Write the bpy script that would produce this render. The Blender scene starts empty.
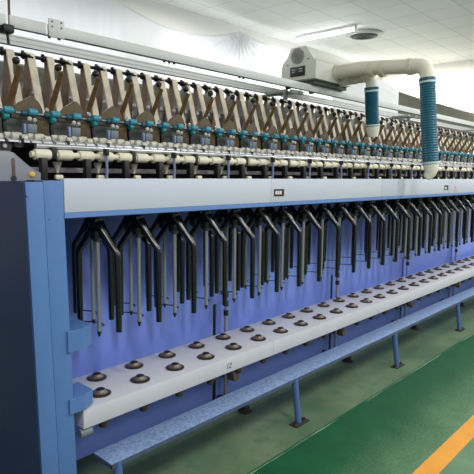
import bpy, bmesh, math, random
from mathutils import Vector, Matrix, noise
random.seed(7)
SC = bpy.context.scene
COL = SC.collection
PI = math.pi
P = 0.22                       # pitch of the front row of flyers
ORD = ['first','second','third','fourth','fifth','sixth','seventh','eighth','ninth','tenth','eleventh','twelfth',
       'thirteenth','fourteenth','fifteenth','sixteenth','seventeenth','eighteenth','nineteenth','twentieth']
TENS = ['twenty','thirty','forty','fifty','sixty']
def ordinal(n):                # 1-based
    if n <= 20: return ORD[n-1]
    t, u = divmod(n, 10)
    if u == 0: return {3:'thirtieth',4:'fortieth',5:'fiftieth',6:'sixtieth'}[t]
    return TENS[t-2] + '-' + ORD[u-1]

# ------------------------------------------------------------------ materials
def lin(c):
    return tuple(((x/255)/12.92 if x/255 <= .04045 else ((x/255+.055)/1.055)**2.4) for x in c)
def mat(name, rgb, rough=.5, metal=0, var=.0, scale=8, bump=0, spec=.5, coat=0):
    m = bpy.data.materials.new(name); m.use_nodes = True
    nt = m.node_tree; b = nt.nodes['Principled BSDF']
    c = lin(rgb)
    b.inputs['Base Color'].default_value = (*c, 1)
    b.inputs['Roughness'].default_value = rough
    b.inputs['Metallic'].default_value = metal
    b.inputs['Specular IOR Level'].default_value = spec
    b.inputs['Coat Weight'].default_value = coat
    if var or bump:
        tc = nt.nodes.new('ShaderNodeTexCoord'); nz = nt.nodes.new('ShaderNodeTexNoise')
        nz.inputs['Scale'].default_value = scale; nz.inputs['Detail'].default_value = 4
        nt.links.new(tc.outputs['Object'], nz.inputs['Vector'])
        if var:
            cr = nt.nodes.new('ShaderNodeValToRGB')
            cr.color_ramp.elements[0].position = .3; cr.color_ramp.elements[1].position = .7
            cr.color_ramp.elements[0].color = (*[max(0, x*(1-var)) for x in c], 1)
            cr.color_ramp.elements[1].color = (*[min(1, x*(1+var)) for x in c], 1)
            nt.links.new(nz.outputs['Fac'], cr.inputs['Fac']); nt.links.new(cr.outputs['Color'], b.inputs['Base Color'])
        if bump:
            bp = nt.nodes.new('ShaderNodeBump'); bp.inputs['Strength'].default_value = bump; bp.inputs['Distance'].default_value = .01
            nt.links.new(nz.outputs['Fac'], bp.inputs['Height']); nt.links.new(bp.outputs['Normal'], b.inputs['Normal'])
    return m
def emis(name, rgb, s):
    m = bpy.data.materials.new(name); m.use_nodes = True
    b = m.node_tree.nodes['Principled BSDF']
    b.inputs['Base Color'].default_value = (*lin(rgb), 1)
    b.inputs['Emission Color'].default_value = (*lin(rgb), 1); b.inputs['Emission Strength'].default_value = s
    return m
M = {
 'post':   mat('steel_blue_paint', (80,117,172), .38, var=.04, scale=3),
 'navy':   mat('shaded_blue_paint', (26,46,92), .4, var=.05, scale=3),  # post blue darkened: shade of the end face put into the colour
 'panel':  mat('violet_blue_panel', (122,144,228), .32, var=.07, scale=2.5),
 'dark':   mat('dark_gap', (12,13,18), .6),
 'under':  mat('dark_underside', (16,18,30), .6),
 'fascia': mat('pale_grey_blue_paint', (190,195,210), .45, var=.02, scale=2),
 'lip':    mat('blue_lip_paint', (96,130,190), .45),
 'rail':   mat('pale_grey_rail_paint', (196,196,205), .42, var=.03, scale=6),
 'black':  mat('black_gloss_paint', (7,7,9), .2, coat=.3),
 'blackm': mat('black_matt', (20,20,22), .5),
 'rod':    mat('grey_steel_rod', (152,154,158), .38, metal=.45),
 'disc':   mat('brown_grey_disc', (118,104,94), .4, metal=.25, var=.15, scale=40),
 'discd':  mat('dark_disc_rim', (58,52,50), .4, metal=.3),
 'alu':    mat('brushed_aluminium', (208,210,210), .45, metal=.08, var=.04, scale=4),
 'aluplate':mat('pale_plate', (205,203,203), .45, metal=.1, var=.08, scale=14),
 'silver': mat('silver_bar', (205,205,212), .25, metal=.7),
 'teal':   mat('teal_rubber', (62,138,162), .35, var=.12, scale=30),
 'tealdk': mat('dark_teal', (20,80,98), .4),
 'green':  mat('teal_green_roller', (20,112,118), .35),
 'olive':  mat('olive_brown_plate', (72,55,22), .55, metal=.0, var=.2, scale=20),
 'olivd':  mat('dark_olive_bar', (50,42,26), .5),
 'pvc2':   mat('cream_coupling', (214,206,186), .4),
 'lever':  mat('brown_brass_lever', (108,82,48), .38, metal=.3, var=.2, scale=25),
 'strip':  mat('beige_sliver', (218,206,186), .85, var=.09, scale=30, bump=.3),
 'stripb': mat('shaded_sliver_back', (134,114,98), .85, var=.09, scale=30),  # same sliver, darkened: shade on the back run put into the colour
 'cream':  mat('cream_roller', (226,220,196), .45, var=.05, scale=30),
 'creamg': mat('grey_cream_roller', (192,188,176), .5, var=.2, scale=60),
 'greypl': mat('grey_plate', (184,186,190), .35, metal=.3, var=.1, scale=40),
 'greybl': mat('grey_blue_block', (104,116,124), .45, var=.1, scale=30),
 'lilac':  mat('lilac_white_part', (206,198,206), .5, var=.12, scale=30),
 'slate':  mat('slate_cover', (142,147,146), .4, var=.1, scale=6),
 'hose':   mat('teal_hose', (20,88,110), .42, var=.05, scale=12),
 'hoseband':mat('pale_hose_band', (190,214,214), .4),
 'pvc':    mat('cream_pipe', (228,221,206), .4, var=.02, scale=5),
 'blower': mat('pale_green_grey_housing', (212,211,202), .45, var=.02, scale=5),
 'grille': mat('grey_grille', (150,153,148), .5),
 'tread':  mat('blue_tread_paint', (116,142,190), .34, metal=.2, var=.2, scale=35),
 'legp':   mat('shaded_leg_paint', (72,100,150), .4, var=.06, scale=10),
 'rearc':  mat('pale_rear_cover', (158,159,158), .45, var=.12, scale=14),
 'lav':    mat('lavender_post', (118,134,170), .45),
 'treadlip':mat('step_edge_paint', (70,80,108), .45, var=.2, scale=25),
 'wall':   mat('white_wall_paint', (242,240,234), .8, var=.01, scale=2),
 'tarp':   mat('olive_grey_tarpaulin', (118,118,104), .6, var=.04, scale=3),
 'cfix':   mat('white_fixture', (236,236,234), .5),
 'vent':   mat('grey_vent', (176,178,176), .5),
 'ventd':  mat('dark_vent', (92,94,94), .6),
 'rust':   mat('brown_rod', (96,72,60), .6, var=.15, scale=30),
 'amber':  mat('amber_lamp', (226,178,84), .3),
 'ink':    mat('blue_black_ink', (60,66,80), .7),
 'label':  mat('black_label', (28,24,26), .5),
 'labelt': mat('pale_pink_print', (226,206,202), .6),
 'red':    mat('pale_red_print', (214,134,140), .6),
 'tube':   emis('lit_tube', (255,255,255), 9),
 'window': emis('daylight_pane', (250,252,255), 2.0),
}
def cover_mat():
    m = bpy.data.materials.new('smoky_plastic_cover'); m.use_nodes = True
    b = m.node_tree.nodes['Principled BSDF']
    b.inputs['Base Color'].default_value = (*lin((158,162,170)), 1); b.inputs['Roughness'].default_value = .35
    b.inputs['Alpha'].default_value = .68
    return m
M['cover'] = cover_mat()
def sheet_mat():
    m = bpy.data.materials.new('white_plastic_sheet'); m.use_nodes = True
    nt = m.node_tree; nt.nodes.clear()
    o = nt.nodes.new('ShaderNodeOutputMaterial'); mx = nt.nodes.new('ShaderNodeMixShader'); mx.inputs[0].default_value = .55
    d = nt.nodes.new('ShaderNodeBsdfPrincipled'); d.inputs['Base Color'].default_value = (.84,.85,.85,1); d.inputs['Roughness'].default_value = .38
    t = nt.nodes.new('ShaderNodeBsdfTranslucent'); t.inputs['Color'].default_value = (.85,.86,.87,1)
    nt.links.new(d.outputs[0], mx.inputs[1]); nt.links.new(t.outputs[0], mx.inputs[2]); nt.links.new(mx.outputs[0], o.inputs[0])
    return m
M['sheet'] = sheet_mat()
def floor_mat():
    m = bpy.data.materials.new('painted_green_floor'); m.use_nodes = True
    nt = m.node_tree; b = nt.nodes['Principled BSDF']; L = nt.links.new
    tc = nt.nodes.new('ShaderNodeTexCoord'); sx = nt.nodes.new('ShaderNodeSeparateXYZ'); L(tc.outputs['Object'], sx.inputs[0])
    def noise_(scale, detail=5, rough=.6):
        n = nt.nodes.new('ShaderNodeTexNoise'); n.inputs['Scale'].default_value = scale; n.inputs['Detail'].default_value = detail
        n.inputs['Roughness'].default_value = rough; L(tc.outputs['Object'], n.inputs['Vector']); return n.outputs['Fac']
    def math_(op, a, b_):
        n = nt.nodes.new('ShaderNodeMath'); n.operation = op
        for i, v in enumerate((a, b_)):
            if isinstance(v, (int, float)): n.inputs[i].default_value = v
            else: L(v, n.inputs[i])
        return n.outputs[0]
    def ramp(f, a, b_):
        n = nt.nodes.new('ShaderNodeMapRange'); n.inputs['From Min'].default_value = a; n.inputs['From Max'].default_value = b_
        L(f, n.inputs['Value']); return n.outputs[0]
    def mix(f, c1, c2):
        n = nt.nodes.new('ShaderNodeMix'); n.data_type = 'RGBA'; L(f, n.inputs[0])
        for i, c in ((6, c1), (7, c2)):
            if isinstance(c, tuple): n.inputs[i].default_value = (*lin(c), 1)
            else: L(c, n.inputs[i])
        return n.outputs[2]
    y = sx.outputs['Y']; x = sx.outputs['X']
    big = noise_(1.6); med = noise_(6); fine = noise_(60, 6, .7)
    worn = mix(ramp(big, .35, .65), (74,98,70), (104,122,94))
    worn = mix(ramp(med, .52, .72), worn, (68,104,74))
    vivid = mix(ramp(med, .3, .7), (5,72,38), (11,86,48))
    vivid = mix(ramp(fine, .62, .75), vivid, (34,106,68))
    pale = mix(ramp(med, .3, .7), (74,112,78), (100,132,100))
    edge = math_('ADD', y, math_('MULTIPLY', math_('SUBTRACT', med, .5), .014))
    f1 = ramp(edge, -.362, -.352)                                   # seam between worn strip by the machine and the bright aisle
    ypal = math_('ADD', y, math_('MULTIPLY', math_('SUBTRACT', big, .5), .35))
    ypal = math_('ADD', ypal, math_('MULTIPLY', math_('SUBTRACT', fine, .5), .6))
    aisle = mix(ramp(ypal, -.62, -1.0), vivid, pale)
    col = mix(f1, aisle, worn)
    # pale scuffed line along the seam
    sm = math_('MULTIPLY', math_('COMPARE', edge, -.37), 1)
    cmp_ = nt.nodes.new('ShaderNodeMath'); cmp_.operation = 'COMPARE'; L(edge, cmp_.inputs[0]); cmp_.inputs[1].default_value = -.37; cmp_.inputs[2].default_value = .004
    seam = math_('MULTIPLY', cmp_.outputs[0], ramp(noise_(2.3), .45, .6))
    col = mix(seam, col, (132,164,132))
    ya = math_('ADD', y, math_('MULTIPLY', math_('SUBTRACT', fine, .5), .012))
    c1 = nt.nodes.new('ShaderNodeMath'); c1.operation = 'COMPARE'; L(ya, c1.inputs[0]); c1.inputs[1].default_value = -1.008; c1.inputs[2].default_value = .049
    col = mix(c1.outputs[0], col, mix(ramp(med, .3, .7), (218,142,34), (228,158,56)))
    L(col, b.inputs['Base Color'])
    b.inputs['Roughness'].default_value = .3
    L(ramp(fine, -.6, 1.8), b.inputs['Roughness'])
    return m
def ceiling_mat():
    m = bpy.data.materials.new('white_ceiling_tiles'); m.use_nodes = True
    nt = m.node_tree; b = nt.nodes['Principled BSDF']; L = nt.links.new
    tc = nt.nodes.new('ShaderNodeTexCoord'); br = nt.nodes.new('ShaderNodeTexBrick')
    L(tc.outputs['Object'], br.inputs['Vector'])
    br.offset = 0; br.inputs['Scale'].default_value = 1; br.inputs['Brick Width'].default_value = .6; br.inputs['Row Height'].default_value = .6
    br.inputs['Mortar Size'].default_value = .009; br.inputs['Mortar Smooth'].default_value = .3
    br.inputs['Color1'].default_value = (*lin((216,217,214)), 1); br.inputs['Color2'].default_value = (*lin((222,223,220)), 1)
    br.inputs['Mortar'].default_value = (*lin((186,188,185)), 1)
    L(br.outputs['Color'], b.inputs['Base Color']); b.inputs['Roughness'].default_value = .8
    return m
def tread_bump(m):
    nt = m.node_tree; b = nt.nodes['Principled BSDF']; L = nt.links.new
    tc = nt.nodes.new('ShaderNodeTexCoord'); v = nt.nodes.new('ShaderNodeTexVoronoi'); v.inputs['Scale'].default_value = 60
    L(tc.outputs['Object'], v.inputs['Vector'])
    src = b.inputs['Base Color'].links[0].from_socket
    wv = nt.nodes.new('ShaderNodeMix'); wv.data_type = 'RGBA'; rp_ = nt.nodes.new('ShaderNodeMapRange')
    rp_.inputs['From Min'].default_value = .25; rp_.inputs['From Max'].default_value = .6; rp_.inputs['To Max'].default_value = .35
    L(v.outputs['Distance'], rp_.inputs['Value']); L(rp_.outputs[0], wv.inputs[0]); L(src, wv.inputs[6]); wv.inputs[7].default_value = (*lin((176,194,222)), 1)
    L(wv.outputs[2], b.inputs['Base Color'])
    bp = nt.nodes.new('ShaderNodeBump'); bp.inputs['Strength'].default_value = .6; bp.inputs['Distance'].default_value = .004
    L(v.outputs['Distance'], bp.inputs['Height']); L(bp.outputs['Normal'], b.inputs['Normal'])
tread_bump(M['tread'])

# ------------------------------------------------------------------ mesh building
class MB:
    def __init__(s): s.b = bmesh.new()
    def box(s, x0, x1, y0, y1, z0, z1, bev=0):
        vs = [s.b.verts.new((x, y, z)) for x in (x0, x1) for y in (y0, y1) for z in (z0, z1)]
        fs = [(0,1,3,2),(4,6,7,5),(0,4,5,1),(2,3,7,6),(0,2,6,4),(1,5,7,3)]
        fc = [s.b.faces.new([vs[i] for i in f]) for f in fs]
        if bev:
            es = list({e for f in fc for e in f.edges})
            bmesh.ops.bevel(s.b, geom=es, offset=bev, segments=2, affect='EDGES', profile=.5)
        return s
    def ring(s, c, ax, r, n, up=None):
        ax = ax.normalized()
        if up is None: up = Vector((0,0,1)) if abs(ax.z) < .9 else Vector((1,0,0))
        u = ax.cross(up).normalized(); v = ax.cross(u).normalized()
        return [s.b.verts.new(c + r*(u*math.cos(2*PI*i/n) + v*math.sin(2*PI*i/n))) for i in range(n)]
    def tube(s, pts, rad, n=12, cap=True):
        pts = [Vector(p) for p in pts]
        if not isinstance(rad, (list, tuple)): rad = [rad]*len(pts)
        rings = []; up = None
        for i, p in enumerate(pts):
            a = (pts[min(i+1, len(pts)-1)] - pts[max(i-1, 0)]).normalized()
            if up is None:
                up = Vector((0,0,1)) if abs(a.z) < .9 else Vector((1,0,0))
            else:
                up = (up - a*up.dot(a))
                up = up.normalized() if up.length > 1e-5 else (Vector((0,0,1)) if abs(a.z) < .9 else Vector((1,0,0)))
            rings.append(s.ring(p, a, max(rad[i], 1e-4), n, up))
        for r0, r1 in zip(rings, rings[1:]):
            for i in range(n): s.b.faces.new((r0[i], r0[(i+1)%n], r1[(i+1)%n], r1[i]))
        if cap:
            s.b.faces.new(list(reversed(rings[0]))); s.b.faces.new(rings[-1])
        return s
    def cyl(s, a, b, r, n=16): return s.tube([a, b], r, n)
    def lathe(s, c, ax, prof, n=20):        # prof: (radius, offset along axis)
        c = Vector(c); ax = Vector(ax).normalized(); up = Vector((0,0,1)) if abs(ax.z) < .9 else Vector((1,0,0))
        rings = [s.ring(c + ax*h, ax, max(r, 1e-4), n, up) for r, h in prof]
        for r0, r1 in zip(rings, rings[1:]):
            for i in range(n): s.b.faces.new((r0[i], r0[(i+1)%n], r1[(i+1)%n], r1[i]))
        s.b.faces.new(list(reversed(rings[0]))); s.b.faces.new(rings[-1])
        return s
    def prism(s, poly, axis, a, b, bev=0):   # poly of 2-D points, extruded along axis between a and b
        def P3(p, t):
            return {'x': (t, p[0], p[1]), 'y': (p[0], t, p[1]), 'z': (p[0], p[1], t)}[axis]
        v0 = [s.b.verts.new(P3(p, a)) for p in poly]; v1 = [s.b.verts.new(P3(p, b)) for p in poly]
        n = len(poly); fc = [s.b.faces.new(v0), s.b.faces.new(list(reversed(v1)))]
        for i in range(n): fc.append(s.b.faces.new((v0[i], v1[i], v1[(i+1)%n], v0[(i+1)%n])))
        if bev:
            es = list({e for f in fc[:2] for e in f.edges})
            bmesh.ops.bevel(s.b, geom=es, offset=bev, segments=2, affect='EDGES', profile=.5)
        return s
    def ball(s, c, r, seg=14):
        bmesh.ops.create_uvsphere(s.b, u_segments=seg, v_segments=seg//2+2, radius=r, matrix=Matrix.Translation(c)); return s
    def build(s, name, m, parent=None, smooth=True, label=None):
        bmesh.ops.recalc_face_normals(s.b, faces=s.b.faces)
        me = bpy.data.meshes.new(name); s.b.to_mesh(me); s.b.free()
        me.materials.append(M[m] if isinstance(m, str) else m)
        if smooth:
            for p in me.polygons: p.use_smooth = True
            me.set_sharp_from_angle(angle=math.radians(35))
        o = bpy.data.objects.new(name, me); COL.objects.link(o)
        if parent is not None: o.parent = parent
        if label: o['label'] = label
        return o
def tag(o, label, cat, group=None, kind=None):
    o['label'] = label; o['category'] = cat
    if group: o['group'] = group
    if kind: o['kind'] = kind
    return o
def empty(name, loc, label, cat, group=None):
    o = bpy.data.objects.new(name, None); COL.objects.link(o); o.location = loc; o.empty_display_size = .05
    return tag(o, label, cat, group)
def struct(o): o['kind'] = 'structure'; return o
def dup(o, parent=None):
    c = o.copy(); COL.objects.link(c)
    if parent is not None: c.parent = parent
    for ch in list(o.children): dup(ch, c)
    return c
def repeat(proto, locs, labels):
    for i, (l, t) in enumerate(zip(locs, labels)):
        o = proto if i == 0 else dup(proto)
        o.location = l; o['label'] = t
def arc(c, r, a0, a1, n, fn):
    return [fn(c, r, a0 + (a1-a0)*i/n) for i in range(n+1)]

# ------------------------------------------------------------------ the room
CEIL = 4.1; YW = 4.6; XE = 11.3
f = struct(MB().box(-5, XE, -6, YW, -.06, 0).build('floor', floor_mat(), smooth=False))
c = struct(MB().box(-5, XE, -6, YW, CEIL, CEIL+.06).build('ceiling', ceiling_mat(), smooth=False))
# back wall with window openings behind the plastic
wins = [(1.4, 3.2), (3.9, 9.6)]
wz0, wz1 = 1.3, 3.5
wb = MB().box(-5, XE, YW, YW+.12, -.06, wz0).box(-5, XE, YW, YW+.12, wz1, CEIL+.06)
xs = [-5] + [v for w in wins for v in w] + [XE]
for a, b in zip(xs[::2], xs[1::2]): wb.box(a, b, YW, YW+.12, wz0, wz1)
struct(wb.build('wall_back', 'wall', smooth=False))
struct(MB().box(XE, XE+.12, -6, YW+.12, -.06, CEIL+.06).build('wall_end', 'wall', smooth=False))
for i, (a, b) in enumerate(wins):
    w = struct(MB().box(a, b, YW+.07, YW+.09, wz0, wz1).build('window_%d' % (i+1), 'window', smooth=False))
# plastic sheet over the back wall, gathered at a fixing point under the ceiling
def sheet(name, x0, x1, zb, ztop, y, amp, m, nx, nz, gather=None, seed=0):
    b = bmesh.new(); g = []
    for i in range(nx+1):
        x = x0 + (x1-x0)*i/nx; col = []
        zt = ztop(x)
        for j in range(nz+1):
            z = zb + (zt-zb)*j/nz
            d = amp*.7*noise.noise(Vector((x*2.1+seed, z*.5, seed))) + amp*.4*noise.noise(Vector((x*6+seed, z*1.1, 3)))
            if gather:
                for gx, gz, s in gather:
                    dx, dz = x-gx, gz-z
                    rr = math.hypot(dx, dz)
                    if rr > 1e-3:
                        th = math.atan2(dx, dz)
                        d += s*math.sin(th*21)*math.exp(-(rr/.5)**2)*min(1, rr/.12)
            col.append(b.verts.new((x, y - abs(d) - d*.3, z)))
        g.append(col)
    for i in range(nx):
        for j in range(nz): b.faces.new((g[i][j], g[i+1][j], g[i+1][j+1], g[i][j+1]))
    me = bpy.data.meshes.new(name); b.to_mesh(me); b.free(); me.materials.append(m)
    for p in me.polygons: p.use_smooth = True
    o = bpy.data.objects.new(name, me); COL.objects.link(o)
    md = o.modifiers.new('thickness', 'SOLIDIFY'); md.thickness = .003
    return o
def top_back(x):
    # hangs from fixings with shallow swags between them
    fx = [-2.2, .6, 2.9, 5.55, 7.6, 9.4]
    for a, b in zip(fx, fx[1:]):
        if a <= x <= b:
            t = (x-a)/(b-a); return 3.90 - .26*(4*t*(1-t))*(.3 if b > 6 else 1)
    return 3.88
o = sheet('plastic_sheet', -2.2, 9.4, .0, top_back, 4.27, .02, M['sheet'], 620, 110, [(5.55, 3.88, .035)], 2)
tag(o, 'translucent white plastic sheet hung in swags over the back wall behind the machine', 'plastic sheet')
def top_mid(x):
    pts = [(5.3,3.12),(5.6,3.128),(6.67,3.02),(7.33,2.926),(8.1,2.87),(8.87,2.85),(11.2,2.838)]
    for (a, za), (b, zb) in zip(pts, pts[1:]):
        if x <= b: return za + (zb-za)*(x-a)/(b-a)
    return 2.838
def top_tarp(x): return top_mid(x) + .05*min(1, max(0, (x-7.4)/1.0))
o = sheet('plastic_sheet', 5.3, 7.35, .0, top_mid, 2.2, .02, M['sheet'], 60, 30, None, 5)
tag(o, 'short white plastic sheet hanging behind the small hose, with a sloping top edge', 'plastic sheet')
o = sheet('tarpaulin', 7.36, 11.2, .0, top_tarp, 2.2, .02, M['tarp'], 60, 30, None, 9)
tag(o, 'olive grey tarpaulin with a sagging top edge at the far right end', 'tarpaulin')

# ceiling light and vent
t = empty('ceiling_light', (7.1, 3.55, CEIL), 'lit white fluorescent batten on the tiled ceiling beside the round vent', 'ceiling light')
MB().box(-.04, .04, -.62, .62, -.05, -.001, .006).build('housing', 'cfix', t)
MB().cyl((0, -.60, -.075), (0, .60, -.075), .03, 14).build('tube', 'tube', t)
mm = MB()
for s in (-1, 1): mm.box(-.025, .025, s*.615-.015, s*.615+.015, -.105, -.04, .004)
mm.build('end_cap', 'cfix', t)
t = empty('ceiling_vent', (7.74, 3.12, CEIL), 'round grey air vent set in the tiled ceiling beside the lit tube', 'vent')
MB().lathe((0,0,0), (0,0,-1), [(.33,.001),(.345,.012),(.30,.045),(.25,.05),(.24,.02),(.24,.001)], 36).build('rim', 'vent', t)
mm = MB()
for r in (.06, .12, .18): mm.lathe((0,0,0), (0,0,-1), [(r-.02,.02),(r+.018,.03),(r+.022,.055),(r+.01,.06),(r-.01,.04)], 30)
mm.build('louvre', 'ventd', t)

# ------------------------------------------------------------------ the machine frame
XL, XR = -.215, 7.8
YF = -.11
fr = empty('roving_frame', (0, .4, 0), 'long blue and grey textile roving machine running the length of the room', 'machine')
FO = Vector((0, -.4, 0))
def part(mb, name, m, label=None, parent=None):
    o = mb.build(name, m, fr if parent is None else parent, label=label)
    if parent is None: o.location = FO
    return o
part(MB().prism([(-.340,0),(-.334,0),(-.366,1.452),(-.372,1.452)], 'y', YF+.002, 1.15), 'end_panel', 'navy', 'blue end panel with its shade painted dark')
part(MB().prism([(-.334,0),(-.262,0),(-.297,1.452),(-.366,1.452)], 'y', YF, -.04, .003), 'end_post', 'post', 'blue front post')
part(MB().prism([(-.2605,0),(-.183,0),(XL,1.457),(-.2955,1.457)], 'y', YF+.003, -.04, .003), 'end_post', 'post', 'blue front post next to the flyers')
part(MB().prism([(-.334,0),(XL-.002,0),(XL-.002,1.446),(-.366,1.446)], 'y', -.04, 1.15), 'gear_end_body', 'post')
mm = MB(); mm.cyl((-.362, YF-.001, 1.40), (-.362, YF+.01, 1.40), .003); part(mm, 'bolt', 'dark')
mm = MB(); mm.cyl((-.275, YF+.002, 1.31), (-.275, YF+.01, 1.31), .0025); part(mm, 'bolt', 'dark')
seams = [XL+.002, 1.06, 2.38, 3.70, 5.02, 6.34, XR]
for a, b in zip(seams, seams[1:]):
    part(MB().box(a+.0008, b-.0008, YF, YF+.03, 1.333, 1.4655, .0025), 'fascia_panel', 'fascia')
part(MB().prism([(YF,1.312),(YF+.03,1.306),(YF+.03,1.333),(YF,1.333)], 'x', XL+.002, XR), 'fascia_lip', 'lip', 'blue strip under the pale fascia')
part(MB().box(XL, XR, YF+.031, .36, 1.318, 1.40), 'top_box', 'under')
part(MB().box(XL, XR, .36, .95, .12, 1.40), 'machine_body', 'panel')
part(MB().box(XL, XR, YF+.031, .95, 1.40, 1.455), 'deck', 'blackm')
# back panels, one per section, with dark slots between
sl = [XL, 1.072, 2.459, 3.80, 5.13, 6.46, XR]
for a, b in zip(sl, sl[1:]):
    mm = MB().box(a+.015, b-.015, .345, .362, .012, 1.317, .003)
    part(mm, 'back_panel', 'panel', 'violet blue back panel')
for x in sl[1:-1]:
    part(MB().box(x-.016, x+.016, .354, .361, .02, 1.3), 'slot', 'dark', 'dark vertical slot')
    part(MB().box(x-.075, x+.075, .3435, .3465, .66, 1.3, .001), 'cover_strip', 'panel')
mm = MB()
part(MB().box(XL, XR, .37, .9, .0, .12), 'plinth', 'under')
# lifting rods and levelling feet
for k in range(6):
    x = 1.09 + 1.32*k
    r = MB().cyl((x, .262, .0), (x, .262, 1.318), .011); ro = part(r, 'lift_rod', 'rod')
    for z in (.60, .66, .72): MB().cyl((x, .262, z), (x, .262, z+.035), .016).build('sleeve', 'blackm', ro)
    w = MB().prism([(.20,.17),(.345,.17),(.345,.30),(.26,.37)], 'x', x+.02, x+.07, .004); part(w, 'rod_bracket', 'disc', 'brown grey wedge bracket')
for x in (-.14, 1.114, 2.36, 3.62, 4.9, 6.2):
    fo = part(MB().lathe((x, .11, 0), (0,0,1), [(.042,0),(.044,.006),(.028,.014),(.016,.02),(.014,.05)]), 'levelling_foot', 'discd')
    MB().cyl((x, .11, .03), (x, .11, .09), .011).build('stem', 'rod', fo)
    part(MB().box(x-.02, x+.02, .09, .346, .015, .04, .003), 'foot_arm', 'discd')
# brackets on the end post that carry the rails
for z0, z1, nm in ((.772, .86, 'upper'), (.512, .575, 'lower')):
    mm = MB().prism([(XL-.002, YF-.006), (-.152, YF-.006), (-.092, YF+.026), (-.092, .03), (XL-.002, .03)], 'z', z0, z1, .0015)
    o = mm.build('bracket', 'post', fr, smooth=False, label='blue bracket with a slanted corner'); o.location = FO
part(MB().cyl((-.155, -.075, .393), (-.10, -.075, .393), .02), 'bracket_roller', 'greybl')
# black stands above the fascia and slim blue posts
for k in range(-0, 31):
    x = -.11 + P*k
    part(MB().box(x+.062, x+.10, .25, .272, 1.455, 1.478, .006), 'base_stud', 'cream', 'cream stud at the foot of the stand')
    part(MB().lathe((x+.115, .335, 1.486), (0,0,1), [(.006,0),(.009,.012),(.021,.045),(.022,.052)], 10), 'funnel', 'cream', 'cream funnel')
    part(MB().box(x-.014, x+.014, .232, .264, 1.45, 1.552, .003), 'stand', 'blackm')
for k in range(0, 15):
    x = .208 + .431*k
    o = part(MB().tube([(x, .235, 1.45), (x+.004, .235, 1.52), (x, .235, 1.575)], [.008,.007,.008], 8), 'slim_post', 'lav', 'slim blue post')
    MB().box(x-.009, x+.009, .22, .25, 1.572, 1.604, .003).build('post_cap', 'blackm', o)
# grey cover over the gear end
poly = [(-.75,1.45),(-.75,1.578),(-.285,1.574),(-.262,1.566),(-.185,1.495),(-.150,1.487),(-.150,1.45)]
cv = part(MB().prism(poly, 'y', .19, .25, .004), 'gear_cover', 'cover', 'grey plastic gear cover with a sloping edge')
MB().box(-.277, -.263, .186, .192, 1.455, 1.545, .003).build('cover_strap', 'rust', cv)
MB().cyl((-.272, .182, 1.462), (-.272, .194, 1.462), .011).build('cover_screw', 'discd', cv)
MB().lathe((-.192, .192, 1.478), (0,-1,0), [(.014,0),(.013,.006),(.008,.011),(.002,.012)]).build('indicator_lamp', 'amber', cv, label='amber indicator lamp')
for x, z, rr in ((-.33, 1.612, .03), (-.25, 1.60, .036), (-.185, 1.622, .028)):
    g_ = MB()
    pts = []
    for a in range(32): pts.append((x + (rr if a % 2 else rr*.9)*math.cos(a*PI/16), z + (rr if a % 2 else rr*.9)*math.sin(a*PI/16)))
    g_.prism(pts, 'y', .315, .335); gear = part(g_, 'gear', 'discd')
    MB().cyl((x, .305, z), (x, .359, z), .009, 10).build('gear_shaft', 'silver', gear)
# labels on the fascia
def fl(x0, x1, z0, z1, nm, m, label):
    return part(MB().box(x0, x1, YF-.0022, YF+.001, z0, z1), nm, m, label)
o = fl(1.086, 1.178, 1.366, 1.407, 'label_plate', 'label', 'small black label with pale print')
mm = MB()
for i, x in enumerate((1.096, 1.116, 1.137)):
    mm.box(x, x+.016, YF-.0035, YF-.001, 1.377, 1.397)
mm.build('print', 'labelt', o)
o = fl(3.60, 3.69, 1.366, 1.408, 'label_plate', 'label', 'small black label with a pale square')
MB().box(3.61, 3.65, YF-.0035, YF-.001, 1.374, 1.392).build('print', 'labelt', o)
fl(3.865, 3.88, 1.366, 1.402, 'warning_mark', 'red', 'pale red warning mark')
fl(3.83, 3.945, 1.352, 1.358, 'warning_mark', 'red', 'pale red line under the warning mark')

# ------------------------------------------------------------------ bobbin rail
RZ0, RZ1 = .416, .5
br = empty('bobbin_rail', (0, .07, RZ0), 'pale grey bobbin rail beam along the front of the blue panels', 'rail')
MB().box(-.145, XR, -.165, .175, 0, RZ1-RZ0, .003).build('beam', 'rail', br)
mm = MB()
for x in (1.13, 2.45, 3.77, 5.09): mm.box(x-.0008, x+.0008, -.1656, .1752, .0, RZ1-RZ0+.0006)
mm.build('joint', 'greypl', br)
def text_mesh(s, size, name, m, parent, loc, rot, tilt=0):
    cu = bpy.data.curves.new(name, 'FONT'); cu.body = s; cu.size = size; cu.extrude = .0006; cu.shear = tilt
    o = bpy.data.objects.new('tmp', cu); COL.objects.link(o)
    dg = bpy.context.evaluated_depsgraph_get(); me = bpy.data.meshes.new_from_object(o.evaluated_get(dg))
    bpy.data.objects.remove(o)
    me.materials.clear(); me.materials.append(M[m]); me.name = name
    n = bpy.data.objects.new(name, me); COL.objects.link(n); n.parent = parent; n.location = loc; n.rotation_euler = rot
    return n
t12 = text_mesh('12', .044, 'handwritten_number', 'ink', br, (.715, -.1658, .024), (PI/2, 0, 0), .3)
t12['label'] = 'handwritten 12'

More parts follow.
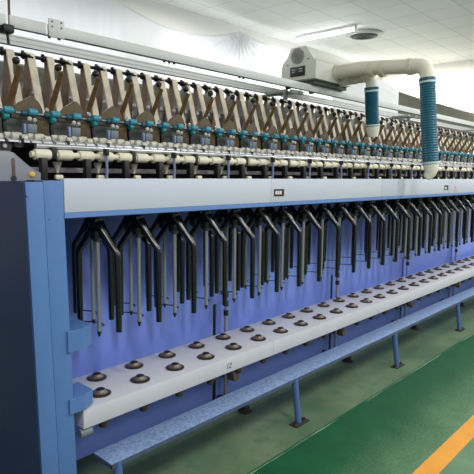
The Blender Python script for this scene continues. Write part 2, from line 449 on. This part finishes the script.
# bobbin discs
def make_disc():
    d = empty('bobbin_disc', (0,0,0), '', 'bobbin disc', 'bobbin discs on the grey rail')
    MB().lathe((0,0,0), (0,0,1), [(.043,0),(.0475,.002),(.0475,.005),(.044,.007),(.034,.009)], 26).build('flange', 'discd', d)
    MB().lathe((0,0,.006), (0,0,1), [(.038,0),(.030,.005),(.023,.011),(.0205,.016)], 22).build('cone', 'disc', d)
    MB().lathe((0,0,.022), (0,0,1), [(.0205,0),(.018,.003),(.012,.005),(.004,.0055)], 18).build('cap', 'blackm', d)
    return d
NF, NB = 23, 25
BX, BY = .089, .187
d = make_disc(); fd = dup(d)
repeat(d, [(P*n, 0, RZ1) for n in range(NF)],
       ['brown bobbin disc in the front row on the grey rail, %s from the left' % ordinal(n+1) for n in range(NF)])
repeat(fd, [(BX+P*(n-0), BY-.018, RZ1) for n in range(NB)],
       ['brown bobbin disc in the back row on the grey rail, %s from the left' % ordinal(n+1) for n in range(NB)])
for n in range(NF):     # shaft ends below the rail belong to the rail
    o = MB() if n == 0 else None
    if n == 0:
        sh = MB().lathe((0,0,0), (0,0,-1), [(.028,0),(.028,.012),(.02,.014),(.02,.034),(.012,.04)], 14).build('shaft_end', 'discd', br, label='brown shaft end under the rail')
        sh.location = (-.03, -.135, 0)
    else:
        q = sh.copy(); COL.objects.link(q); q.location = (P*n-.03, -.135, 0)

# ------------------------------------------------------------------ flyers
HZ = 1.318
def make_flyer():
    fl_ = empty('flyer', (0,0,0), '', 'flyer', 'black flyers hanging under the fascia')
    MB().lathe((0,0,-.0), (0,0,-1), [(.016,0),(.016,.02),(.024,.024),(.026,.05),(.021,.06),(.034,.078),(.03,.11),(.016,.125)], 18).build('hub', 'black', fl_)
    d = Vector((.0265, -.112, 0))
    for s in (1, -1):
        pts = [d*s*.06 + Vector((0,0,-.050)), d*s*.28 + Vector((0,0,-.080)), d*s*.62 + Vector((0,0,-.126)), d*s*.90 + Vector((0,0,-.162)),
               d*s*.985 + Vector((0,0,-.176)), d*s*1.0 + Vector((0,0,-.195)), d*s*1.0 + Vector((0,0,-.42)), d*s + Vector((0,0,-.512))]
        MB().tube(pts, [.027,.022,.0175,.0152,.0148,.0145,.014,.0128], 12).build('arm', 'black', fl_)
    MB().cyl((0,0,-.09), (0,0,-.527), .0092, 14).build('spindle', 'rod', fl_, label='grey steel spindle')
    MB().lathe((0,0,-.527), (0,0,-1), [(.0095,0),(.0095,.008),(.006,.014),(.004,.024)], 12).build('spindle_tip', 'blackm', fl_)
    a = d*-1 + Vector((0,0,-.50))
    pts = [a, a + Vector((.026,-.01,-.003)), Vector((.034,.04,-.504)), Vector((.026,.0,-.505)), Vector((.012,-.006,-.505))]
    MB().tube(pts, .0028, 6).build('presser', 'blackm', fl_, label='thin bent presser finger')
    return fl_
fy = make_flyer(); fb = dup(fy)
repeat(fy, [(P*n, 0, HZ) for n in range(NF)],
       ['black flyer in the front row under the pale fascia, %s from the left' % ordinal(n+1) for n in range(NF)])
repeat(fb, [(BX+P*n, BY, HZ) for n in range(NB)],
       ['black flyer in the back row near the blue panels, %s from the left' % ordinal(n+1) for n in range(NB)])

# ------------------------------------------------------------------ step platform
st = empty('foot_step', (3.5, -.13, 0), 'long narrow blue metal foot step on legs in front of the rail', 'step')
SO = Vector((-3.5, .13, 0))
SX0, SX1, SY0, SY1 = -.085, 6.6, -.203, -.066
o = MB().box(SX0, SX1, SY0, SY1, .274, .28, .0015).build('tread', 'tread', st); o.location = SO
mm = MB().box(SX0, SX1, SY0, SY0+.004, .256, .2755).box(SX0, SX0+.004, SY0, SY1, .256, .2755)
o = mm.build('edge', 'treadlip', st); o.location = SO
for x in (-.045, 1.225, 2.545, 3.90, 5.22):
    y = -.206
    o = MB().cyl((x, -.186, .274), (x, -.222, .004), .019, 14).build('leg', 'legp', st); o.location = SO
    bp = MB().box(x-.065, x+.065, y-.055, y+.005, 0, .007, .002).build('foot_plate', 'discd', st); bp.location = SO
    bb = MB()
    for s in (-1, 1): bb.lathe((x+s*.047, y-.025, .006), (0,0,1), [(.011,0),(.011,.007),(.005,.009),(.005,.016)], 8)
    bb.build('bolt', 'discd', bp)

# ------------------------------------------------------------------ drafting zone
# front roller line
rl = empty('roller_line', (3, .28, 1.567), 'row of cream rollers on a long shaft just above the fascia', 'rollers')
RO = Vector((-3, -.28, -1.567))
XD0, XD1 = -.15, 6.6
o = MB().cyl((XD0, .28, 1.567), (XD1, .28, 1.567), .0145, 12).build('shaft', 'cream', rl); o.location = RO
proto = MB().lathe((-.036, .28, 1.567), (1,0,0), [(.015,0),(.0235,.002),(.025,.010),(.025,.066),(.0235,.075),(.015,.078)], 14).build('roller', 'cream', rl)
proto.location = RO + Vector((-.10, 0, 0))
blk = MB().box(-.012, .012, .262, .30, 1.548, 1.602, .003).build('bearing_block', 'blackm', rl); blk.location = RO + Vector((-.045, 0, 0))
for k in range(1, 60):
    q = proto.copy(); COL.objects.link(q); q.location = RO + Vector((-.10 + .11*k, 0, 0))
    if k % 4 == 0:
        q = blk.copy(); COL.objects.link(q); q.location = RO + Vector((-.045 + .11*k, 0, 0))
# silver bar in front of the aprons, white suction tube low behind the stands
sb = MB().cyl((XD0+.03, .292, 1.606), (XD1, .292, 1.606), .0125, 12).box(XD0+.03, XD1, .30, .36, 1.612, 1.617).build('silver_bar', 'silver')
tag(sb, 'long shiny silver bar running directly above the cream rollers', 'bar')
sb = MB().box(XD0+.05, XD1, .40, .43, 1.487, 1.512, .004).build('suction_bar', 'lilac')
tag(sb, 'thin white bar low behind the black stands above the fascia', 'bar')
# table that carries the drafting heads
tb = MB().box(XD0-.35, XD1, .36, 1.0, 1.60, 1.655).box(XD0-.05, XD1, .62, .9, 1.455, 1.60).build('drafting_table', 'blackm'); tag(tb, 'dark machine bed under the brown drafting arms and rollers', 'machine bed')

def make_head():
    h = empty('drafting_unit', (0,0,0), '', 'drafting unit', 'brown drafting units with teal rollers')
    # local x as on the machine; y, z absolute minus (0,.36,1.655)
    oy, oz = .36, 1.655
    def L(mb, name, m, label=None):
        o = mb.build(name, m, h, label=label); o.location = (0, -oy, -oz); return o
    L(MB().prism([(.030,1.735),(.036,1.760),(.062,1.796),(.095,1.816),(.120,1.831),(.134,1.829),(.160,1.806),(.176,1.776),(.178,1.745),(.13,1.738),(.09,1.735)], 'y', .362, .374, .002), 'arch_plate', 'olive', 'olive brown arch plate')
    L(MB().prism([(.140,1.655),(.140,1.72),(.15,1.75),(.185,1.75),(.196,1.72),(.196,1.655)], 'y', .352, .362, .002), 'lower_plate', 'olive', 'olive brown lower plate')
    L(MB().prism([(.200,1.742),(.214,1.742),(.222,1.652),(.207,1.652)], 'y', .345, .365, .002), 'black_strap', 'blackm')
    for i, x in enumerate((.115, .225)):
        L(MB().lathe((x-.022, .338, 1.757), (1,0,0), [(.009,0),(.0145,.003),(.0155,.01),(.0155,.034),(.0145,.041),(.009,.044)], 14), 'teal_roller', 'teal')
        L(MB().lathe((x-.052, .345, 1.750), (1,0,0), [(.008,0),(.0125,.003),(.0125,.024),(.008,.027)], 12), 'inner_roller', 'tealdk')
    L(MB().cyl((.04, .345, 1.750), (.25, .345, 1.750), .0045, 8), 'roller_axle', 'rod')
    L(MB().box(.02, .235, .35, .37, 1.724, 1.744, .003), 'dark_beam', 'olivd')
    L(MB().lathe((.196, .335, 1.728), (1,0,0), [(.008,0),(.0145,.003),(.0145,.026),(.008,.029)], 12), 'lower_roller', 'green')
    L(MB().box(.088, .134, .335, .36, 1.664, 1.704, .004), 'weight_block', 'greybl')
    L(MB().box(.072, .085, .338, .36, 1.66, 1.705, .003), 'side_block', 'lav')
    L(MB().ball((.100, .340, 1.726), .011, 10).ball((.124, .338, 1.722), .010, 10), 'stud', 'creamg')
    L(MB().lathe((.181, .338, 1.766), (0,-.4,1), [(.005,0),(.011,.004),(.009,.012),(.003,.017)], 10), 'bright_screw', 'silver')
    L(MB().box(.0, .215, .43, .44, 1.655, 1.752, .002), 'backing_plate', 'slate')
    # top front rollers and aprons
    for i, x in enumerate((.025, .068, .128, .178)):
        L(MB().lathe((x-.02, .325+.006*(i%2), 1.640+.004*((i+1)%2)), (1,0,.06*(-1)**i), [(.008,0),(.0165,.003),(.0165,.03),(.008,.034)], 10), 'top_roller', 'creamg')
    for i, x in enumerate((-.002, .05, .102, .155)):
        L(MB().lathe((x-.016, .343, 1.648+.004*(i%2)), (1,0,.1*(-1)**i), [(.006,0),(.0135,.003),(.0135,.026),(.006,.03)], 10), 'small_roller', 'creamg')
    mm = MB()
    for i, x in enumerate((-.018, .032, .086, .14)):
        mm.prism([(.294,1.6185),(.358,1.6185),(.358,1.645),(.318,1.634 + .003*(i%2)),(.296,1.625)], 'x', x, x+.045)
    mm.box(-.02, .19, .315, .358, 1.6185, 1.626)
    L(mm, 'apron_cradle', 'greypl')
    mm = MB().box(.036, .05, .293, .318, 1.6185, 1.6365, .001)
    L(mm, 'cradle_clip', 'blackm')
    # lever leaning on its pivot behind the rollers
    mm = MB().tube([(.165, .665, 1.775), (.166, .662, 1.84), (.178, .577, 2.0)], [.018,.018,.0155], 4).tube([(.176,.585,1.985),(.168,.594,2.02)], .006, 8)
    L(mm, 'lever', 'lever')
    L(MB().box(.152, .184, .62, .70, 1.655, 1.785, .004), 'lever_mount', 'olive')
    L(MB().ball((.168, .594, 2.025), .019, 14), 'knob', 'blackm', 'round black knob')
    L(MB().prism([(.60,1.99),(.655,1.97),(.66,2.03),(.61,2.05)], 'x', .180, .186, .001), 'lever_ear', 'slate')
    # back clutter seen between the slivers: guide blocks and condensers
    for i, x in enumerate((.045, .155)):
        L(MB().box(x-.034, x+.03, .86, .90, 1.845, 1.885, .004), 'guide_block', 'lilac')
        L(MB().lathe((x-.028, .85, 1.918), (1,0,0), [(.01,0),(.018,.004),(.012,.02),(.012,.036),(.018,.052),(.01,.056)], 10), 'guide_reel', 'lilac')
        L(MB().box(x-.036, x-.02, .85, .90, 1.64, 1.945, .003), 'guide_stand', 'slate')
    L(MB().box(-.02, .20, .885, .90, 1.655, 1.80, .002), 'back_plate', 'slate')
    return h
NH = 32
hd = make_head()
repeat(hd, [(P*(k-2), .36, 1.655) for k in range(NH)],
       ['brown drafting unit with lever, black knob, teal rollers, %s from the left' % ordinal(k+1) for k in range(NH)])

# slate cover behind the slivers
cvb = MB().prism([(.96,1.655),(.985,1.655),(.985,2.08),(.975,2.09),(.96,2.08)], 'x', XD0-.5, XD1).build('rear_cover', 'rearc'); tag(cvb, 'long grey cover behind the beige slivers', 'cover')

# sliver rod with hooks
rodt = empty('guide_rod', (3, .769, 2.094), 'long black guide rod over which the beige slivers hang', 'rod')
GO = Vector((-3, -.769, -2.094))
o = MB().cyl((-.5, .769, 2.094), (7.2, .769, 2.094), .0095, 10).build('rod', 'blackm', rodt); o.location = GO
hk = MB().prism([(.748,2.089),(.765,2.118),(.782,2.118),(.788,2.084),(.77,2.074)], 'x', -.042, -.030, .002).build('hook', 'blackm', rodt); hk.location = GO + Vector((-.006-.22, 0, 0))
kn = MB().ball((.06, .750, 2.098), .012, 10).ball((.088, .746, 2.090), .010, 10).cyl((.05,.752,2.10), (.11,.742,2.085), .004, 6).build('rod_stop', 'blackm', rodt); kn.location = GO + Vector((-.22, 0, 0))
for k in range(1, 66):
    q = hk.copy(); COL.objects.link(q); q.location = GO + Vector((-.226 + .11*k, 0, 0))
    if k < 33 and k > 0:
        q = kn.copy(); COL.objects.link(q); q.location = GO + Vector((-.22 + .22*k, 0, 0))
for x in (2.33, 4.70):
    q = MB().box(x-.02, x+.02, .765, .79, 2.08, 2.20, .003).box(x-.02, x+.02, .79, .98, 2.170, 2.199, .003).build('rod_hanger', 'slate', rodt); q.location = GO

# slivers: a band over the rod, front run and back run
def make_sliver():
    h = empty('sliver', (0,0,0), '', 'sliver', 'beige slivers over the guide rod')
    w = .022
    def band(pts, name, m):
        b = MB(); th = .005
        ring = []
        for i, (y, z, hw) in enumerate(pts):
            y0, z0, _ = pts[max(i-1,0)]; y1, z1, _ = pts[min(i+1,len(pts)-1)]
            t = Vector((0, y1-y0, z1-z0)).normalized(); n = Vector((0, -t.z, t.y))
            c = Vector((0, y-.769, z-2.094))
            ring.append([b.b.verts.new(c + Vector((sx*hw,0,0)) + n*sn*th/2) for sx, sn in ((-1,-1),(-.9,1.0),(.9,1.0),(1,-1))])
        for r0, r1 in zip(ring, ring[1:]):
            for i in range(4): b.b.faces.new((r0[i], r0[(i+1)%4], r1[(i+1)%4], r1[i]))
        b.b.faces.new(ring[0]); b.b.faces.new(list(reversed(ring[-1])))
        return b.build(name, m, h)
    top = [(.769 + .0155*math.cos(a), 2.094 + .0155*math.sin(a), w) for a in [PI*(1 - i/8) for i in range(9)]]
    front = [(.655,1.755,w*.92),(.668,1.81,w*.95),(.70,1.92,w),(.738,2.042,w)] + top[:5]
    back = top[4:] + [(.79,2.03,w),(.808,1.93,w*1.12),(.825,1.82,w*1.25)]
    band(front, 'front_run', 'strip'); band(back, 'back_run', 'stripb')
    return h
sv = make_sliver(); NS = 62
repeat(sv, [(-.006 + .11*(k-1), .769, 2.094) for k in range(NS)],
       ['beige sliver band hanging over the black guide rod, %s from the left' % ordinal(k+1) for k in range(NS)])

# ------------------------------------------------------------------ overhead rails
AY, BYR = .64, 1.03
ra = empty('overhead_rail', (3, AY, 2.19), 'upper pale grey box rail with a bolted splice plate, above the machine', 'rail', 'overhead blower rails')
AO = Vector((-3, -AY, -2.19))
def ap(mb, nm, m, label=None):
    o = mb.build(nm, m, ra, label=label); o.location = AO; return o
ap(MB().box(-.6, -.07, AY+.004, AY+.02, 2.192, 2.245, .002), 'beam', 'alu')
ap(MB().box(-.055, .135, AY, AY+.022, 2.190, 2.247, .002), 'beam', 'aluplate', 'paler short beam end')
ap(MB().box(.15, 8.2, AY, AY+.022, 2.192, 2.248, .002), 'beam', 'alu')
ap(MB().box(-.06, 8.2, AY+.002, AY+.02, 2.188, 2.192), 'under_strip', 'blackm')
pl = ap(MB().box(.145, .232, AY-.006, AY, 2.184, 2.274, .001), 'splice_plate', 'aluplate', 'pale splice plate with four holes')
mm = MB()
for x, z in ((.163, 2.259), (.215, 2.262), (.163, 2.235), (.215, 2.236)): mm.cyl((x, AY-.0075, z), (x, AY-.005, z), .0055, 10)
mm.build('hole', 'ventd', pl)
for x in (.155, .21, .92, .96, 1.0, 1.62, 1.66):
    mm = MB().lathe((x, AY+.011, 2.189), (0,0,-1), [(.009,0),(.009,.008),(.004,.012)], 8)
    ap(mm, 'bolt', 'blackm')
ap(MB().box(-.30, -.052, AY+.01, AY+.045, 2.165, 2.195, .008).box(-.09, -.035, AY-.01, AY+.05, 2.16, 2.20, .008).cyl((-.06, AY+.02, 2.165), (-.055, AY+.02, 2.11), .007, 8), 'clamp', 'blackm', 'black clamp at the rail end')
for x in (2.36, 4.70, 6.9):
    ap(MB().box(x-.02, x+.02, AY+.0, BYR+.03, 2.160, 2.181, .002), 'cross_member', 'slate', 'dark cross member between the two rails')
    ap(MB().box(x-.10, x+.06, AY+.01, AY+.045, 2.150, 2.182, .006), 'saddle', 'slate')
rb = empty('overhead_rail', (3, BYR, 2.2), 'lower grooved aluminium rail farther back, directly over the beige slivers', 'rail', 'overhead blower rails')
BO = Vector((-3, -BYR, -2.2))
prof = [(BYR,2.2),(BYR+.025,2.2),(BYR+.025,2.256),(BYR,2.256),(BYR,2.247),(BYR+.005,2.245),(BYR+.005,2.236),(BYR,2.234),(BYR,2.222),(BYR+.004,2.219),(BYR+.004,2.213),(BYR,2.210)]
o = MB().prism(prof, 'x', -1.6, 8.4).build('channel', 'alu', rb, smooth=False); o.location = BO
o = MB().box(-1.6, 8.4, BYR+.002, BYR+.022, 2.197, 2.2).build('under_strip', 'blackm', rb); o.location = BO
hr = MB().cyl((-.045, AY+.025, 2.19), (-.034, AY+.025, CEIL), .006, 10).build('hanger_rod', 'rust'); tag(hr, 'thin brown rod hanging from the ceiling at the left end of the rail', 'rod')

# ------------------------------------------------------------------ travelling blower
bl = empty('travelling_blower', (2.74, .75, 2.28), 'pale grey travelling blower with round fan grille sitting on the overhead rails', 'blower')
BLO = Vector((-2.74, -.75, -2.28))
def bp_(mb, nm, m, label=None, parent=None):
    o = mb.build(nm, m, bl if parent is None else parent, label=label)
    if parent is None: o.location = BLO
    return o
X0, X1 = 2.45, 3.03
prof = [(.56,2.285),(.915,2.285),(.924,2.30),(.924,2.405),(.916,2.422),(.895,2.432),(.872,2.452),(.858,2.485),(.845,2.530),(.82,2.56),(.68,2.562),(.652,2.55),(.634,2.515),(.62,2.472),(.60,2.452),(.572,2.443),(.56,2.43)]
bp_(MB().prism(prof, 'x', X0, X1, .012), 'housing', 'blower')
g = bp_(MB().lathe((X0, .748, 2.485), (-1,0,0), [(.066,0),(.066,.006),(.060,.008),(.059,.006),(.002,.006)], 28), 'fan_grille', 'grille')
mm = MB()
for r in (.012, .024, .036, .048): mm.tube([(X0-.008, .748+r*math.cos(2*PI*i/24), 2.485+r*math.sin(2*PI*i/24)) for i in range(25)], .002, 6, False)
for a in range(6):
    v = Vector((0, math.cos(a*PI/3), math.sin(a*PI/3))); mm.cyl(Vector((X0-.007,.748,2.485)) - v*.054, Vector((X0-.007,.748,2.485)) + v*.054, .0015, 6)
mm.build('grille_ring', 'slate', g)
cp = bp_(MB().box(X0-.006, X0+.002, .668, .82, 2.318, 2.398, .002), 'control_panel', 'label', 'black control panel')
mm = MB()
for y0, y1, z in ((.765,.80,2.37),(.69,.725,2.373),(.765,.80,2.352),(.69,.725,2.354)): mm.box(X0-.0085, X0-.004, y0, y1, z, z+.006)
mm.build('control_mark', 'greypl', cp)
mm = MB()
for y, z in ((.85,2.42),(.64,2.45)): mm.cyl((X0-.004,y,z), (X0+.004,y,z), .006, 8)
bp_(mm, 'screw', 'blackm')
bp_(MB().box(X0+.05, X1-.02, .60, .90, 2.252, 2.286, .004), 'chassis', 'ventd')
mm = MB()
for x in (X0+.12, X1-.1):
    for y in (AY+.025, BYR+.02-.12): mm.cyl((x, y-.02, 2.262), (x, y+.02, 2.262), .018, 14)
bp_(mm, 'wheel', 'blackm')
bp_(MB().box(X0-.02, X0+.04, .86, .98, 2.28, 2.30, .004), 'bumper', 'ventd')
bp_(MB().box(2.62, 2.66, .66, .69, 2.245, 2.29, .004), 'drop_bracket', 'ventd')
def ribs(pts, r, nrib):
    # sample the path and modulate the radius into corrugations
    pts = [Vector(p) for p in pts]; out = []; rad = []
    L = [0]
    for a, b in zip(pts, pts[1:]): L.append(L[-1] + (b-a).length)
    n = nrib*4
    for i in range(n+1):
        s = L[-1]*i/n
        for k in range(len(L)-1):
            if s <= L[k+1] + 1e-9:
                out.append(pts[k].lerp(pts[k+1], (s-L[k])/(L[k+1]-L[k]))); break
        rad.append(r*(1 + .03*math.sin(i*PI/2)))
    return out, rad
def smooth_path(ctrl, n=8):
    pts = [Vector(c) for c in ctrl]; out = []
    for i in range(len(pts)-1):
        p0 = pts[max(i-1,0)]; p1 = pts[i]; p2 = pts[i+1]; p3 = pts[min(i+2,len(pts)-1)]
        for j in range(n):
            t = j/n
            out.append(.5*((2*p1) + (-p0+p2)*t + (2*p0-5*p1+4*p2-p3)*t*t + (-p0+3*p1-3*p2+p3)*t**3))
    out.append(pts[-1]); return out
def duct(xb, y0, y1, zb, z1, zbot, yb, xbot, rp, rh, ze, nm):
    R = .085
    straight = [(xb, y0, zb), (xb, y0-(y0-y1)*.35, zb+.006), (xb, y1+R, z1)]
    el = [(xb, y1+R-R*math.sin(a), z1-R*(1-math.cos(a))) for a in [PI/2*i/10 for i in range(1, 11)]]
    pipe = bp_(MB().tube(straight + el + [(xb, y1, z1-R-.03)], rp, 20), 'pipe', 'pvc', 'cream %s duct pipe' % nm)
    for t in (.05, .50, .62, .93):
        y = y0 + (y1+R-y0)*t; z = zb + (z1-zb)*t + .005*(t < .6 and t > .1)
        MB().cyl((xb, y-.018, z), (xb, y+.018, z), rp*1.12, 24).build('coupling', 'pvc2', pipe)
    top = z1-R-.02
    hp, hr_ = ribs([(xb, y1, top), (xb + (xbot-xb)*.4, y1+(yb-y1)*.45, top+(zbot-top)*.5), (xbot, yb, zbot)], rh, 34)
    hose = bp_(MB().tube(hp, hr_, 20), 'hose', 'hose', 'ribbed teal %s hose' % nm)
    a = Vector((xb, y1, top)); b = Vector((xbot, yb, zbot)); d = (b-a).normalized()
    MB().cyl(a + d*.02, a + d*.034, rh*1.06, 20).build('hose_band', 'hoseband', hose)
    MB().cyl(b - d*.02, b - d*.008, rh*1.06, 20).build('hose_band', 'hoseband', hose)
    MB().cyl(a - d*.004, a + d*.016, rh*1.05, 20).build('hose_collar', 'tealdk', hose)
    return a, b, d
a, b, d = duct(2.76, .60, -.253, 2.372, 2.335, 1.578, -.315, 2.765, .057, .060, 0, 'long')
nz = bp_(MB().tube([b - d*.02, b + d*.01, b + d*.04, b + d*.07 + Vector((-.004,.006,0)), b + d*.105 + Vector((-.02,.03,0))], [.060,.058,.053,.042,.026], 18), 'nozzle', 'pvc', 'cream nozzle of the long hose')
a, b, d = duct(2.86, .56, .27, 2.318, 2.332, 1.905, .262, 2.895, .048, .057, 0, 'short')
bp_(MB().tube([b - d*.02, b + d*.02, b + d*.06, b + d*.085], [.057,.056,.048,.042], 18), 'nozzle', 'pvc', 'cream nozzle of the short hose')

# ------------------------------------------------------------------ light
def area(name, loc, sx, sy, power, rot=(0,0,0), col=(1,1,1)):
    l = bpy.data.lights.new(name, 'AREA'); l.shape = 'RECTANGLE'; l.size = sx; l.size_y = sy; l.energy = power; l.color = col
    o = bpy.data.objects.new(name, l); COL.objects.link(o); o.location = loc; o.rotation_euler = rot; return o
for x in (-2.5, .5, 3.5, 6.5, 9.3):
    area('lamp_or_fill', (x, -3.0, CEIL-.08), .3, 1.25, 84, col=(1,.99,.97))
for x in (.5, 4.2, 7.1):
    area('lamp_or_fill', (x, 2.9 if x < 7 else 3.55, CEIL-.12), .3, 1.25, 55, col=(1,.99,.97))
area('lamp_or_fill', (5.6, -.5, CEIL-.08), .3, 1.25, 60, col=(1,.99,.97))  # added fill without a known fixture, brightens the machine top at the right
area('lamp_or_fill', (10.0, 3.3, CEIL-.08), .3, 1.25, 160, col=(1,.97,.93))  # added fill behind the tarpaulin, brightens the end wall
for x in (-1.5, 2.5, 6.5):
    area('lamp_or_fill', (x, -5.6, CEIL-.08), .3, 1.25, 86, col=(1,.99,.97))  # unseen far row added to light the lower blue panels
w = bpy.data.worlds.new('room_light'); SC.world = w; w.use_nodes = True
bg = w.node_tree.nodes['Background']; bg.inputs['Color'].default_value = (.90,.95,1,1); bg.inputs['Strength'].default_value = .38

# ------------------------------------------------------------------ camera
cam = bpy.data.cameras.new('camera'); co = bpy.data.objects.new('camera', cam); COL.objects.link(co)
r = Vector((.6759517,-.73686553,.01088522)); u = Vector((.08057171,.08857721,.99280526)); fw = Vector((.73252816,.67021136,-.11924443))
m4 = Matrix.Identity(4)
for i in range(3):
    m4[i][0] = r[i]; m4[i][1] = u[i]; m4[i][2] = -fw[i]
m4.translation = Vector((-1.25466555,-1.97055171,1.48929308))
co.matrix_world = m4
cam.sensor_width = 36; cam.lens = 523.0073/474*36; cam.clip_start = .05
SC.camera = co
SC.view_settings.view_transform = 'Standard'; SC.view_settings.look = 'None'
SC.view_settings.exposure = 0; SC.view_settings.gamma = 1
SC.view_settings.use_curve_mapping = False
